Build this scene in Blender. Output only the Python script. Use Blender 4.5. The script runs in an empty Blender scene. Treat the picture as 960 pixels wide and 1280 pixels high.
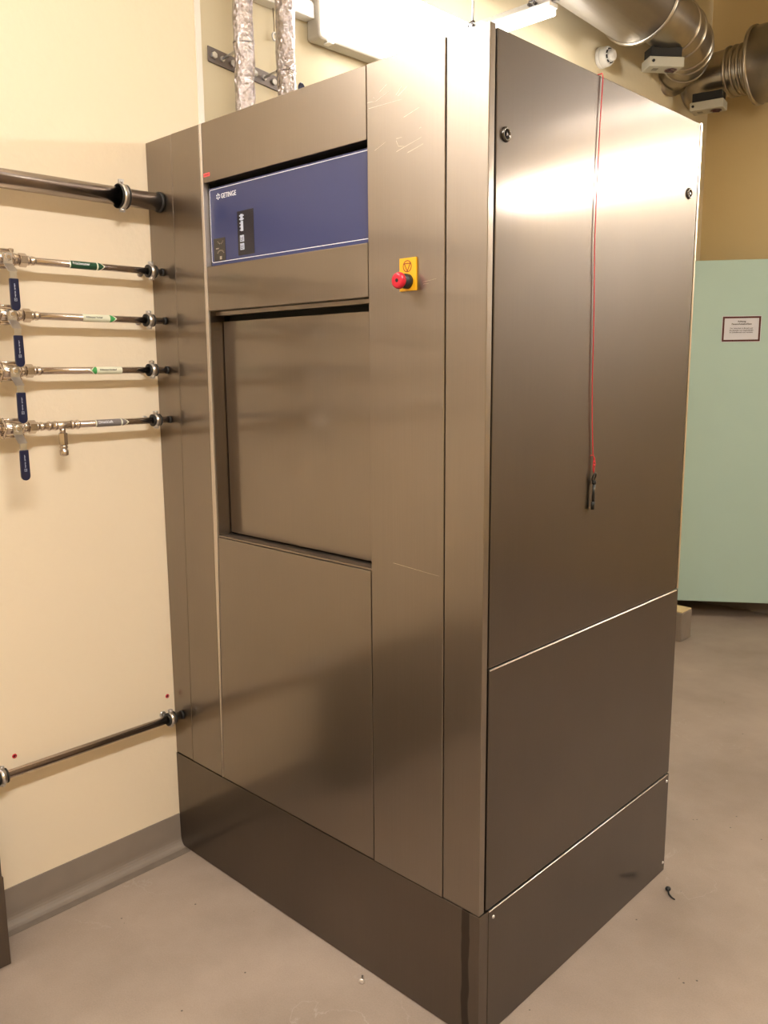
import bpy, bmesh, math, random
from mathutils import Vector, Matrix
random.seed(7)
scn = bpy.context.scene
col = scn.collection
PI = math.pi
W, D, H = 1.150, 0.885, 2.05          # the machine
XW = -0.10                            # recessed wall behind the machine
YB = 3.75                             # back wall
ZC = 3.60                             # ceiling

# ------------------------------------------------------------------ materials
def new_mat(name):
    m = bpy.data.materials.new(name); m.use_nodes = True
    nt = m.node_tree
    return m, nt, nt.nodes, nt.links, nt.nodes['Principled BSDF']

def plain(name, colr, rough=0.5, metal=0.0, coat=0.0, var=0.0, bump=0.0, scale=40):
    m, nt, N, L, b = new_mat(name)
    b.inputs['Base Color'].default_value = (*colr, 1)
    b.inputs['Roughness'].default_value = rough
    b.inputs['Metallic'].default_value = metal
    b.inputs['Coat Weight'].default_value = coat
    tc = N.new('ShaderNodeTexCoord'); no = N.new('ShaderNodeTexNoise')
    no.inputs['Scale'].default_value = scale; no.inputs['Detail'].default_value = 4
    L.new(tc.outputs['Object'], no.inputs['Vector'])
    if var:
        mx = N.new('ShaderNodeMix'); mx.data_type = 'RGBA'
        mx.inputs[6].default_value = (*[c*(1-var) for c in colr], 1)
        mx.inputs[7].default_value = (*[min(1, c*(1+var)) for c in colr], 1)
        L.new(no.outputs['Fac'], mx.inputs[0]); L.new(mx.outputs[2], b.inputs['Base Color'])
    if bump:
        bp = N.new('ShaderNodeBump'); bp.inputs['Strength'].default_value = bump
        bp.inputs['Distance'].default_value = 0.002
        L.new(no.outputs['Fac'], bp.inputs['Height']); L.new(bp.outputs['Normal'], b.inputs['Normal'])
    return m

def emit(name, colr, s):
    m, nt, N, L, b = new_mat(name)
    b.inputs['Base Color'].default_value = (.8, .8, .8, 1)
    b.inputs['Emission Color'].default_value = (*colr, 1)
    b.inputs['Emission Strength'].default_value = s
    return m

def brushed(name, base=(.225, .197, .172), rough=.13, aniso=.3, stains=True, grime=.35, dents=.0012, wide=.40, share=.55):
    """brushed stainless sheet, vertical grain, finger smears and faint dents"""
    m, nt, N, L, b = new_mat(name)
    b.inputs['Metallic'].default_value = 1
    b.inputs['Anisotropic'].default_value = aniso
    tg = N.new('ShaderNodeCombineXYZ'); tg.inputs[2].default_value = 1
    L.new(tg.outputs[0], b.inputs['Tangent'])
    b.inputs['Anisotropic Rotation'].default_value = ANROT
    geo = N.new('ShaderNodeNewGeometry')
    # soft clouds of grime
    n1 = N.new('ShaderNodeTexNoise'); n1.inputs['Scale'].default_value = 2.2; n1.inputs['Detail'].default_value = 3
    n1.inputs['Roughness'].default_value = .45
    L.new(geo.outputs['Position'], n1.inputs['Vector'])
    # grain: noise stretched along z
    mp = N.new('ShaderNodeMapping'); mp.inputs['Scale'].default_value = (700, 700, 6)
    L.new(geo.outputs['Position'], mp.inputs['Vector'])
    n2 = N.new('ShaderNodeTexNoise'); n2.inputs['Scale'].default_value = 1; n2.inputs['Detail'].default_value = 2
    L.new(mp.outputs['Vector'], n2.inputs['Vector'])
    r1 = N.new('ShaderNodeMapRange'); r1.inputs['From Min'].default_value = .1; r1.inputs['From Max'].default_value = .9; r1.clamp = False
    r1.inputs['To Min'].default_value = 1-grime*.5; r1.inputs['To Max'].default_value = 1+grime*.25
    L.new(n1.outputs['Fac'], r1.inputs['Value'])
    r2 = N.new('ShaderNodeMapRange'); r2.inputs['To Min'].default_value = .93; r2.inputs['To Max'].default_value = 1.07
    L.new(n2.outputs['Fac'], r2.inputs['Value'])
    mu = N.new('ShaderNodeMath'); mu.operation = 'MULTIPLY'
    L.new(r1.outputs[0], mu.inputs[0]); L.new(r2.outputs[0], mu.inputs[1])
    sc = N.new('ShaderNodeVectorMath'); sc.operation = 'SCALE'
    sc.inputs[0].default_value = base
    L.new(mu.outputs[0], sc.inputs['Scale']); L.new(sc.outputs[0], b.inputs['Base Color'])
    r3 = N.new('ShaderNodeMapRange'); r3.inputs['From Min'].default_value = .1; r3.inputs['From Max'].default_value = .9; r3.clamp = False
    r3.inputs['To Min'].default_value = rough*1.18; r3.inputs['To Max'].default_value = rough*.86
    L.new(n1.outputs['Fac'], r3.inputs['Value']); L.new(r3.outputs[0], b.inputs['Roughness'])
    # slow waviness of the sheet
    n3 = N.new('ShaderNodeTexNoise'); n3.inputs['Scale'].default_value = 3.0; n3.inputs['Detail'].default_value = 0
    L.new(geo.outputs['Position'], n3.inputs['Vector'])
    bp = N.new('ShaderNodeBump'); bp.inputs['Strength'].default_value = 1; bp.inputs['Distance'].default_value = dents
    L.new(n3.outputs['Fac'], bp.inputs['Height'])
    b2 = N.new('ShaderNodeBump'); b2.inputs['Strength'].default_value = .06; b2.inputs['Distance'].default_value = .0003
    L.new(n2.outputs['Fac'], b2.inputs['Height']); L.new(bp.outputs['Normal'], b2.inputs['Normal'])
    L.new(b2.outputs['Normal'], b.inputs['Normal'])
    # the brushing scatters part of the light much more widely
    br = N.new('ShaderNodeBsdfPrincipled')
    br.name = 'wide_lobe'; br.inputs['Metallic'].default_value = 1; br.inputs['Roughness'].default_value = wide
    br.inputs['Anisotropic'].default_value = .5; L.new(tg.outputs[0], br.inputs['Tangent']); L.new(sc.outputs[0], br.inputs['Base Color']); L.new(b2.outputs['Normal'], br.inputs['Normal'])
    ms = N.new('ShaderNodeMixShader'); ms.inputs[0].default_value = share
    out = N['Material Output']
    L.new(b.outputs[0], ms.inputs[1]); L.new(br.outputs[0], ms.inputs[2]); L.new(ms.outputs[0], out.inputs['Surface'])
    return m

def painted_wall(name, colr, bump=.5):
    m, nt, N, L, b = new_mat(name)
    b.inputs['Roughness'].default_value = .62
    geo = N.new('ShaderNodeNewGeometry')
    n1 = N.new('ShaderNodeTexNoise'); n1.inputs['Scale'].default_value = 1.3; n1.inputs['Detail'].default_value = 5
    L.new(geo.outputs['Position'], n1.inputs['Vector'])
    mx = N.new('ShaderNodeMix'); mx.data_type = 'RGBA'
    mx.inputs[6].default_value = (*[c*.94 for c in colr], 1); mx.inputs[7].default_value = (*[min(1, c*1.05) for c in colr], 1)
    L.new(n1.outputs['Fac'], mx.inputs[0]); L.new(mx.outputs[2], b.inputs['Base Color'])
    n2 = N.new('ShaderNodeTexNoise'); n2.inputs['Scale'].default_value = 38; n2.inputs['Detail'].default_value = 5
    L.new(geo.outputs['Position'], n2.inputs['Vector'])
    bp = N.new('ShaderNodeBump'); bp.inputs['Strength'].default_value = bump; bp.inputs['Distance'].default_value = .003
    L.new(n2.outputs['Fac'], bp.inputs['Height']); L.new(bp.outputs['Normal'], b.inputs['Normal'])
    return m

def floor_mat():
    m, nt, N, L, b = new_mat('worn_grey_floor')
    b.inputs['Roughness'].default_value = .55
    geo = N.new('ShaderNodeNewGeometry')
    n1 = N.new('ShaderNodeTexNoise'); n1.inputs['Scale'].default_value = 2.2; n1.inputs['Detail'].default_value = 8
    n1.inputs['Roughness'].default_value = .6
    n2 = N.new('ShaderNodeTexNoise'); n2.inputs['Scale'].default_value = 260; n2.inputs['Detail'].default_value = 3
    vo = N.new('ShaderNodeTexVoronoi'); vo.inputs['Scale'].default_value = 15
    n4 = N.new('ShaderNodeTexNoise'); n4.inputs['Scale'].default_value = 3.1; n4.inputs['Detail'].default_value = 9
    n4.inputs['Distortion'].default_value = 1.6
    for n in (n1, n2, vo, n4): L.new(geo.outputs['Position'], n.inputs['Vector'])
    cr = N.new('ShaderNodeValToRGB')
    cr.color_ramp.elements[0].position = .3; cr.color_ramp.elements[0].color = (.25, .198, .163, 1)
    cr.color_ramp.elements[1].position = .72; cr.color_ramp.elements[1].color = (.37, .300, .252, 1)
    L.new(n1.outputs['Fac'], cr.inputs[0])
    # pale scuffs
    c2 = N.new('ShaderNodeValToRGB')
    c2.color_ramp.elements[0].position = .495; c2.color_ramp.elements[0].color = (0, 0, 0, 1)
    e = c2.color_ramp.elements.new(.5); e.color = (1, 1, 1, 1)
    c2.color_ramp.elements[-1].position = .505; c2.color_ramp.elements[-1].color = (0, 0, 0, 1)
    L.new(n4.outputs['Fac'], c2.inputs[0])
    n5 = N.new('ShaderNodeTexNoise'); n5.inputs['Scale'].default_value = 1.7
    L.new(geo.outputs['Position'], n5.inputs['Vector'])
    c5 = N.new('ShaderNodeMapRange'); c5.inputs['From Min'].default_value = .55; c5.inputs['From Max'].default_value = .7
    c5.inputs['To Max'].default_value = .35
    L.new(n5.outputs['Fac'], c5.inputs['Value'])
    mm = N.new('ShaderNodeMath'); mm.operation = 'MULTIPLY'
    L.new(c2.outputs[0], mm.inputs[0]); L.new(c5.outputs[0], mm.inputs[1])
    mx = N.new('ShaderNodeMix'); mx.data_type = 'RGBA'; mx.inputs[7].default_value = (.5, .45, .41, 1)
    L.new(mm.outputs[0], mx.inputs[0]); L.new(cr.outputs[0], mx.inputs[6])
    # dark specks
    sp = N.new('ShaderNodeMapRange'); sp.inputs['From Min'].default_value = .03; sp.inputs['From Max'].default_value = .045
    sp.inputs['To Min'].default_value = .25; sp.inputs['To Max'].default_value = 1
    L.new(vo.outputs['Distance'], sp.inputs['Value'])
    fr = N.new('ShaderNodeMapRange'); fr.inputs['To Min'].default_value = .86; fr.inputs['To Max'].default_value = 1.14
    L.new(n2.outputs['Fac'], fr.inputs['Value'])
    m2 = N.new('ShaderNodeMath'); m2.operation = 'MULTIPLY'
    L.new(sp.outputs[0], m2.inputs[0]); L.new(fr.outputs[0], m2.inputs[1])
    sc = N.new('ShaderNodeVectorMath'); sc.operation = 'SCALE'
    L.new(mx.outputs[2], sc.inputs[0]); L.new(m2.outputs[0], sc.inputs['Scale']); L.new(sc.outputs[0], b.inputs['Base Color'])
    bp = N.new('ShaderNodeBump'); bp.inputs['Strength'].default_value = .25; bp.inputs['Distance'].default_value = .001
    L.new(n2.outputs['Fac'], bp.inputs['Height']); L.new(bp.outputs['Normal'], b.inputs['Normal'])
    return m

def foil_mat():
    m, nt, N, L, b = new_mat('crinkled_foil')
    b.inputs['Metallic'].default_value = .95; b.inputs['Roughness'].default_value = .14
    b.inputs['Base Color'].default_value = (.66, .63, .68, 1)
    geo = N.new('ShaderNodeNewGeometry')
    mp = N.new('ShaderNodeMapping'); mp.inputs['Scale'].default_value = (60, 60, 45)
    L.new(geo.outputs['Position'], mp.inputs['Vector'])
    v = N.new('ShaderNodeTexVoronoi'); v.inputs['Scale'].default_value = 1.4; v.feature = 'F1'
    n = N.new('ShaderNodeTexNoise'); n.inputs['Scale'].default_value = 2.0; n.inputs['Detail'].default_value = 5
    L.new(mp.outputs[0], v.inputs['Vector']); L.new(mp.outputs[0], n.inputs['Vector'])
    ad = N.new('ShaderNodeMath'); ad.operation = 'ADD'
    L.new(v.outputs['Distance'], ad.inputs[0]); L.new(n.outputs['Fac'], ad.inputs[1])
    bp = N.new('ShaderNodeBump'); bp.inputs['Strength'].default_value = 1; bp.inputs['Distance'].default_value = .006
    L.new(ad.outputs[0], bp.inputs['Height']); L.new(bp.outputs['Normal'], b.inputs['Normal'])
    return m

def duct_mat():
    """galvanised sheet; ribs are in the object's own z (its axis)"""
    m, nt, N, L, b = new_mat('galvanised_duct_sheet')
    b.inputs['Metallic'].default_value = 1; b.inputs['Roughness'].default_value = .3
    tc = N.new('ShaderNodeTexCoord')
    n = N.new('ShaderNodeTexNoise'); n.inputs['Scale'].default_value = 9; n.inputs['Detail'].default_value = 5
    L.new(tc.outputs['Object'], n.inputs['Vector'])
    mx = N.new('ShaderNodeMix'); mx.data_type = 'RGBA'
    mx.inputs[6].default_value = (.44, .41, .375, 1); mx.inputs[7].default_value = (.60, .56, .52, 1)
    L.new(n.outputs['Fac'], mx.inputs[0]); L.new(mx.outputs[2], b.inputs['Base Color'])
    w = N.new('ShaderNodeTexWave'); w.bands_direction = 'Y'; w.inputs['Scale'].default_value = 38
    L.new(tc.outputs['Object'], w.inputs['Vector'])
    bp = N.new('ShaderNodeBump'); bp.inputs['Strength'].default_value = .35; bp.inputs['Distance'].default_value = .002
    L.new(w.outputs['Fac'], bp.inputs['Height']); L.new(bp.outputs['Normal'], b.inputs['Normal'])
    return m

ANROT = 0.25
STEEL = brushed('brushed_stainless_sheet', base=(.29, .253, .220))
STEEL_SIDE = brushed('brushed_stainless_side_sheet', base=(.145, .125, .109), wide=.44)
STEEL_EDGE = plain('worn_and_glint_steel', (.75, .68, .60), .28, 1)  # scratches and rear strip; also the painted glint on side sheet tops
GAP = plain('black_gap', (.012, .011, .010), .8)
PIPE = plain('stainless_tube', (.52, .455, .425), .20, 1, var=.08, scale=20)
FIT = plain('cast_stainless_fitting', (.62, .55, .49), .26, 1, var=.12, scale=90)
ZINC = plain('zinc_plated_steel', (.66, .66, .68), .28, 1, var=.1, scale=120)
RUBBER = plain('black_rubber', (.012, .012, .013), .55)
DUCT = duct_mat()
GALV = plain('smooth_galvanised_steel', (.42, .38, .32), .32, 1, var=.22, scale=14)
FOIL = foil_mat()
WALL = painted_wall('cream_wall_paint', (.80, .69, .53))
WALLY = painted_wall('ochre_wall_paint', (.66, .52, .28), .25)
CEIL = painted_wall('ceiling_paint', (.68, .60, .44), .2)
FLOOR = floor_mat()
SKIRTD = plain('dirty_coat_edge', (.19, .155, .128), .55, var=.25, scale=25)
SKIRT = plain('grey_skirting_coat', (.235, .195, .165), .5, var=.12, scale=12)
BLUE = plain('dark_blue_front_foil', (.030, .040, .125), .26, 0, 0, var=.05, scale=4)
DARK = plain('dark_glossy_plastic', (.012, .012, .022), .25)
WHITE = plain('white_plastic', (.78, .76, .72), .4)
PRINT = plain('white_print', (.75, .77, .85), .5)
GREYKEY = plain('grey_key_foil', (.42, .46, .58), .5)
YEL = plain('yellow_plate', (.70, .36, .008), .4)
RED = plain('red_plastic', (.50, .008, .028), .35)
REDLINE = plain('brown_red_print', (.20, .03, .006), .5)
REDST = plain('red_sticker', (.85, .10, .12), .4)
REDCORD = plain('red_cord', (.45, .012, .02), .6)
NAVY = plain('navy_vinyl_grip', (.004, .008, .042), .35)
GREEN = plain('green_marker_foil', (.012, .065, .032), .4)
BGREEN = plain('bright_green_marker_foil', (.05, .32, .09), .4)
GREYL = plain('grey_marker_foil', (.19, .17, .17), .4)
CREAMF = plain('cream_marker_foil', (.72, .74, .60), .45)
BLACKP = plain('black_print', (.015, .015, .015), .5)
MINT = plain('mint_green_door_paint', (.43, .60, .56), .45, var=.03, scale=3)
MAROON = plain('dark_red_print', (.07, .004, .008), .4)
PAPER = plain('white_sign_foil', (.66, .67, .76), .4)
BOXG = plain('grey_damper_cover', (.42, .40, .33), .45)
LAMP = emit('luminaire_diffuser', (1.0, .95, .885), 16)
LAMPF = emit('luminaire_diffuser_front', (1.0, .95, .885), 125)
LAMPB = emit('batten_diffuser', (1.0, .95, .885), 10)
LAMPW = emit('luminaire_diffuser_wall', (1.0, .95, .885), 58)
LAMPR = emit('luminaire_diffuser_side', (1.0, .95, .89), 125)

# ------------------------------------------------------------------ mesh helpers
class MB:
    def __init__(s): s.bm = bmesh.new(); s.mats = []; s.mi = 0
    def mat(s, m):
        if m not in s.mats: s.mats.append(m)
        s.mi = s.mats.index(m); return s
    def _fin(s, faces, smooth=False):
        for f in faces: f.material_index = s.mi; f.smooth = smooth
    def prism(s, pts, direction, bevel=0.0, segs=1):
        """pts: coplanar polygon (3D), extruded along direction"""
        d = Vector(direction)
        t = bmesh.new()
        a = [t.verts.new(Vector(p)) for p in pts]; b = [t.verts.new(Vector(p)+d) for p in pts]
        t.faces.new(a); t.faces.new(b[::-1]); n = len(a)
        for i in range(n): t.faces.new((a[i], b[i], b[(i+1) % n], a[(i+1) % n]))
        bmesh.ops.recalc_face_normals(t, faces=t.faces[:])
        if bevel: bmesh.ops.bevel(t, geom=t.edges[:], offset=bevel, segments=segs, affect='EDGES', profile=.5)
        s.merge(t); return s
    def merge(s, t, smooth=None):
        vm = {v: s.bm.verts.new(v.co) for v in t.verts}
        for f in t.faces:
            try: nf = s.bm.faces.new([vm[v] for v in f.verts])
            except ValueError: continue
            nf.material_index = s.mi; nf.smooth = f.smooth if smooth is None else smooth
        t.free()
    def box(s, x0, x1, y0, y1, z0, z1, bevel=0.0, segs=1):
        return s.prism([(x0, y0, z0), (x1, y0, z0), (x1, y1, z0), (x0, y1, z0)], (0, 0, z1-z0), bevel, segs)
    def obox(s, c, sx, sy, sz, ang=0, bevel=0.0, axis='Z'):
        t = MB(); t.box(-sx/2, sx/2, -sy/2, sy/2, -sz/2, sz/2, bevel)
        M = Matrix.Translation(Vector(c)) @ Matrix.Rotation(ang, 4, axis)
        bmesh.ops.transform(t.bm, matrix=M, verts=t.bm.verts[:]); s.merge(t.bm); return s
    def lathe(s, prof, c, axis, n=32, smooth=True, cap=True, rot=0):
        """prof: list of (t along axis, radius)"""
        ax = Vector(axis).normalized(); c = Vector(c)
        u = ax.orthogonal().normalized()
        if abs(ax.z) < .9: u = Vector((0, 0, 1)) - ax*ax.z; u.normalize()
        v = ax.cross(u)
        t = bmesh.new(); rings = []
        for (h, r) in prof:
            rings.append([t.verts.new(c + ax*h + (u*math.cos(2*PI*k/n+rot) + v*math.sin(2*PI*k/n+rot))*r) for k in range(n)])
        for i in range(len(rings)-1):
            for k in range(n):
                f = t.faces.new((rings[i][k], rings[i][(k+1) % n], rings[i+1][(k+1) % n], rings[i+1][k])); f.smooth = smooth
        if cap:
            t.faces.new(rings[0][::-1]); t.faces.new(rings[-1])
        bmesh.ops.recalc_face_normals(t, faces=t.faces[:])
        s.merge(t); return s
    def cyl(s, a, b, r, n=24, smooth=True, rot=0, bevel=0):
        a = Vector(a); b = Vector(b); Lh = (b-a).length
        if bevel: pr = [(0, r-bevel), (bevel, r), (Lh-bevel, r), (Lh, r-bevel)]
        else: pr = [(0, r), (Lh, r)]
        return s.lathe(pr, a, b-a, n, smooth, True, rot)
    def hexn(s, a, b, r): return s.cyl(a, b, r, 6, False, 0, .0012)
    def ring(s, a, b, r0, r1, n=32):
        """hollow sleeve"""
        a = Vector(a); b = Vector(b); Lh = (b-a).length
        return s.lathe([(0, r0), (0, r1), (Lh, r1), (Lh, r0), (0, r0)], a, b-a, n, True, False)
    def sphere(s, c, r, sc=(1, 1, 1)):
        t = bmesh.new(); bmesh.ops.create_uvsphere(t, u_segments=20, v_segments=12, radius=r)
        for v in t.verts: v.co = Vector((v.co.x*sc[0], v.co.y*sc[1], v.co.z*sc[2])) + Vector(c)
        for f in t.faces: f.smooth = True
        s.merge(t); return s
    def tube(s, pts, r, n=10, closed=False):
        pts = [Vector(p) for p in pts]; t = bmesh.new(); rings = []
        m = len(pts); prev = None
        for i, p in enumerate(pts):
            if closed: d = pts[(i+1) % m]-pts[i-1]
            else: d = pts[min(i+1, m-1)]-pts[max(i-1, 0)]
            d.normalize()
            if prev is None: u = d.orthogonal().normalized()
            else: u = (prev - d*prev.dot(d)).normalized()
            prev = u; v = d.cross(u)
            rr = r[i] if isinstance(r, (list, tuple)) else r
            rings.append([t.verts.new(p+(u*math.cos(2*PI*k/n)+v*math.sin(2*PI*k/n))*rr) for k in range(n)])
        for i in range(m if closed else m-1):
            A = rings[i]; B = rings[(i+1) % m]
            for k in range(n):
                f = t.faces.new((A[k], A[(k+1) % n], B[(k+1) % n], B[k])); f.smooth = True
        if not closed: t.faces.new(rings[0][::-1]); t.faces.new(rings[-1])
        bmesh.ops.recalc_face_normals(t, faces=t.faces[:])
        s.merge(t); return s
    def text(s, body, size, origin, ux, uy, lift=.0004, align='LEFT', bold=0.0, wrap=None, stretch=1.0):
        """flat lettering in the plane spanned by ux, uy (slightly thick)"""
        cu = bpy.data.curves.new('lettering', 'FONT'); cu.body = body; cu.size = size
        cu.align_x = align; cu.offset = bold; cu.extrude = lift; cu.resolution_u = 2
        ob = bpy.data.objects.new('lettering', cu); col.objects.link(ob)
        bpy.context.view_layer.update()
        me = bpy.data.meshes.new_from_object(ob.evaluated_get(bpy.context.evaluated_depsgraph_get()))
        bpy.data.objects.remove(ob); bpy.data.curves.remove(cu)
        t = bmesh.new(); t.from_mesh(me); bpy.data.meshes.remove(me)
        ux = Vector(ux).normalized(); uy = Vector(uy).normalized(); uz = ux.cross(uy); o = Vector(origin)
        for v in t.verts:
            x, y, z = v.co.x*stretch, v.co.y, v.co.z
            if wrap:                      # wrap round a tube: origin lies on the tube's axis
                a = y/wrap; rr = wrap + z
                v.co = o + ux*x + uy*(rr*math.sin(a)) + uz*(rr*math.cos(a))
            else: v.co = o + ux*x + uy*y + uz*z
        s.merge(t); return s
    def build(s, name, mat=None, parent=None):
        me = bpy.data.meshes.new(name)
        if not s.mats: s.mats = [mat]
        s.bm.normal_update()
        s.bm.to_mesh(me); s.bm.free()
        for m in s.mats: me.materials.append(m)
        o = bpy.data.objects.new(name, me); col.objects.link(o)
        if parent is not None:
            o.parent = parent
            off = world_of(parent)
            if off.length > 1e-9 and not getattr(s, 'local', False):
                me.transform(Matrix.Translation(-off))
        return o

WORLD = {}
def world_of(o):
    v = Vector((0, 0, 0))
    while o is not None: v = v + o.location; o = o.parent
    return v
def thing(name, label, cat, loc=(0, 0, 0), group=None):
    o = bpy.data.objects.new(name, None); col.objects.link(o); o.location = loc
    o.empty_display_size = .05
    return tag(o, label, cat, group)
def tag(o, label, cat, group=None):
    o['label'] = label; o['category'] = cat
    if group: o['group'] = group
    return o
def struct(o, label, cat=None):
    o['kind'] = 'structure'; o['label'] = label; o['category'] = cat or o.name.split('_')[0]
    return o
def part(o, label=None):
    if label: o['label'] = label
    return o
def copy_tree(o, parent=None):
    c = o.copy(); col.objects.link(c)
    if parent is not None: c.parent = parent
    for ch in list(o.children): copy_tree(ch, c)
    return c

# ------------------------------------------------------------------ the room
b = MB(); b.box(-1.0, 4.8, -3.8, 5.2, -.1, 0)
struct(b.build('floor', FLOOR), 'worn grey-brown coated floor under the stainless machine', 'floor')
b = MB(); b.box(-1.0, 4.8, -3.8, 5.2, ZC, ZC+.1)
struct(b.build('ceiling', CEIL), 'cream painted ceiling above the ducts', 'ceiling')
b = MB(); b.box(-.3, XW, .1761, YB+.3, 0, ZC)
struct(b.build('wall_recess', painted_wall('olive_ochre_wall_paint', (.70, .615, .43), .3)), 'ochre wall set back behind the machine carrying foil pipes and wall lamp', 'wall')
b = MB(); b.box(-.3, 0, -3.8, .176, 0, ZC)
struct(b.build('wall_left', WALL), 'cream plastered wall carrying the steel pipes', 'wall')
# back wall with a doorway (outside the frame, to the right of the open leaf)
b = MB()
b.box(XW, .70, YB, YB+.2, 0, ZC); b.box(1.60, 4.8, YB, YB+.2, 0, ZC); b.box(.70, 1.60, YB, YB+.2, 2.05, ZC)
struct(b.build('wall_back', WALLY), 'ochre yellow wall at the far end behind the mint green door', 'wall')
b = MB(); b.box(.60, 1.70, YB+1.2, YB+1.3, 0, 2.2); b.box(.60, .70, YB+.2, YB+1.2, 0, 2.2)
b.box(1.60, 1.70, YB+.2, YB+1.2, 0, 2.2); b.box(.60, 1.70, YB+.2, YB+1.3, 2.1, 2.2)
struct(b.build('wall_corridor', WALLY), 'short ochre passage beyond the far doorway', 'wall')
b = MB(); b.box(4.6, 4.8, -3.8, YB+.3, 0, ZC)
struct(b.build('wall_right', WALLY), 'ochre wall closing the room on the right side', 'wall')
b = MB(); b.box(-.3, 4.8, -3.9, -3.7, 0, ZC)
struct(b.build('wall_front', WALLY), 'ochre wall behind the photographer', 'wall')
# corner strip where the wall steps back
b = MB(); b.box(-.002, .005, .176, .194, 2.0, ZC-.01, .001)
struct(b.build('trim_1', WHITE), 'pale vertical corner strip above the machine where the cream wall steps back', 'trim')
# coved skirting, left wall
def cove(y0, y1, x=0.0, h=.104):
    pts = [(x, h), (x+.004, h), (x+.006, .045)]
    for k in range(7):
        a = k/6*PI/2
        pts.append((x+.006+.026*(1-math.cos(a)), .030*(1-math.sin(a))+.001))
    pts += [(x, .001)]
    b = MB(); b.mat(SKIRT); b.prism([(px, y0, pz) for px, pz in pts], (0, y1-y0, 0))
    b.mat(SKIRTD); b.prism([(x+.030, y0, .0006), (x+.030, y1, .0006), (x+.056, y1, .0006), (x+.050, y0, .0006)], (0, 0, .0008)); return b
struct(cove(-.586, -.002).build('baseboard_left', SKIRT), 'grey coved skirting along the cream wall beside the machine', 'baseboard')
b = MB(); b.box(XW, .66, YB-.014, YB-.0005, .0005, .10, .002)
struct(b.build('baseboard_back', SKIRT), 'grey skirting at the foot of the far wall', 'baseboard')
# low curb at the wall further back
b = MB(); b.mat(SKIRT); b.box(XW+.001, .282, 2.90, 3.02, .0005, .158, .004); b.mat(WALLY); b.box(XW+.001, .280, 2.902, 3.018, .158, .165, .002)
struct(b.build('trim_2', SKIRT), 'low grey coated curb with ochre top behind the machine near the floor', 'curb')

# open mint door leaf, hanging a hand's width above the floor
ang = math.atan2(.57, .838)
d1 = bpy.data.objects.new('door_1', None); col.objects.link(d1); d1.location = (-.06, 3.246, 0)
struct(d1, 'mint green door leaf standing open behind the machine', 'door')
def leaf_pt(s, t, z): return (-.06 + s*math.cos(ang) - t*math.sin(ang), 3.246 + s*math.sin(ang) + t*math.cos(ang), z)
b = MB(); b.prism([leaf_pt(-.12, 0, .10), leaf_pt(.86, 0, .10), leaf_pt(.86, .045, .10), leaf_pt(-.12, .045, .10)], (0, 0, 1.915), .003)
b.build('door_leaf', MINT, d1)
b = MB()
for z in (.35, 1.75): b.cyl(leaf_pt(.866, .03, z), leaf_pt(.866, .03, z+.12), .011)
b.build('hinge', ZINC, d1)
# the notice on it
def sgn(s, z, t=-.001): return Vector(leaf_pt(s, t, z))
S0, S1, Z0, Z1 = .307, .505, 1.580, 1.714
sg = thing('notice_sign', 'small white notice with dark red border and black text on the mint green door', 'sign', leaf_pt(.406, 0, 1.58))
def plate(b, s0, s1, z0, z1, t0, t1, bev=0):
    b.prism([leaf_pt(s0, t0, z0), leaf_pt(s1, t0, z0), leaf_pt(s1, t0, z1), leaf_pt(s0, t0, z1)], Vector(leaf_pt(0, t1, 0))-Vector(leaf_pt(0, t0, 0)), bev)
b = MB(); plate(b, S0-.003, S1+.003, Z0-.003, Z1+.003, -.0006, -.002); b.build('sign_plate', PAPER, sg)
b = MB(); w = .0095
for q in ((S0, S1, Z0, Z0+w), (S0, S1, Z1-w, Z1), (S0, S0+w, Z0+w, Z1-w), (S1-w, S1, Z0+w, Z1-w)): plate(b, *q, -.002, -.0028)
part(b.build('border', MAROON, sg), 'dark red printed border')
b = MB(); ux = Vector((math.cos(ang), math.sin(ang), 0)); uz = (0, 0, 1)
sc_ = (S0+S1)/2
for txt, z, sz, bo in (('Achtung', 1.6835, .0125, .0003), ('Feuerschutzabschluss', 1.6700, .0120, .0003),
                       ('Der Aufenthalt im Bereich und', 1.6480, .0094, .0001), ('das Abstellen von Gegenst\u00e4nden', 1.6370, .0094, .0001),
                       ('im Schlie\u00dfbereich sind verboten', 1.6260, .0094, .0001)):
    b.text(txt, sz, leaf_pt(sc_, -.0024, z), ux, uz, .0003, 'CENTER', bo)
b.build('lettering', BLACKP, sg)

# ------------------------------------------------------------------ the sterilizer
st = thing('steam_sterilizer', 'tall brushed stainless steel sterilizer cabinet with recessed chamber door and dark blue display strip', 'sterilizer', (0, 0, 0))
E0 = .0016
def fpanel(name, q, y0=0.0, y1=.03, bev=E0, m=STEEL, parent=st, lab=None):
    """q: polygon in (x, z)"""
    b = MB(); b.prism([(x, y0, z) for x, z in q], (0, y1-y0, 0), bev, 2)
    return part(b.build(name, m, parent), lab)
def rect(x0, x1, z0, z1): return [(x0, z0), (x1, z0), (x1, z1), (x0, z1)]
b = MB(); b.box(.006, W-.022, .075, D-.004, .002, H-.012); b.box(.006, .255, .031, .075, .30, H-.012); b.box(.26, 1.12, .05, .075, .31, .99)
b.box(.853, 1.12, .035, .075, .31, 2.03); b.box(.27, .85, .05, .075, 1.61, 1.70); b.box(.27, .85, .05, .075, 1.93, 2.03)
b.box(.006, W-.022, .03, .075, .004, .296)
part(b.build('inner_frame', GAP, st), 'black interior seen through the seams')
fpanel('filler_panel', [(.0015, .3055), (.0885, .3055), (.1245, H), (.0015, H)], .001)
fpanel('filler_panel', [(.0905, .3055), (.2365, .3055), (.2525, H), (.1265, H)])
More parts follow.
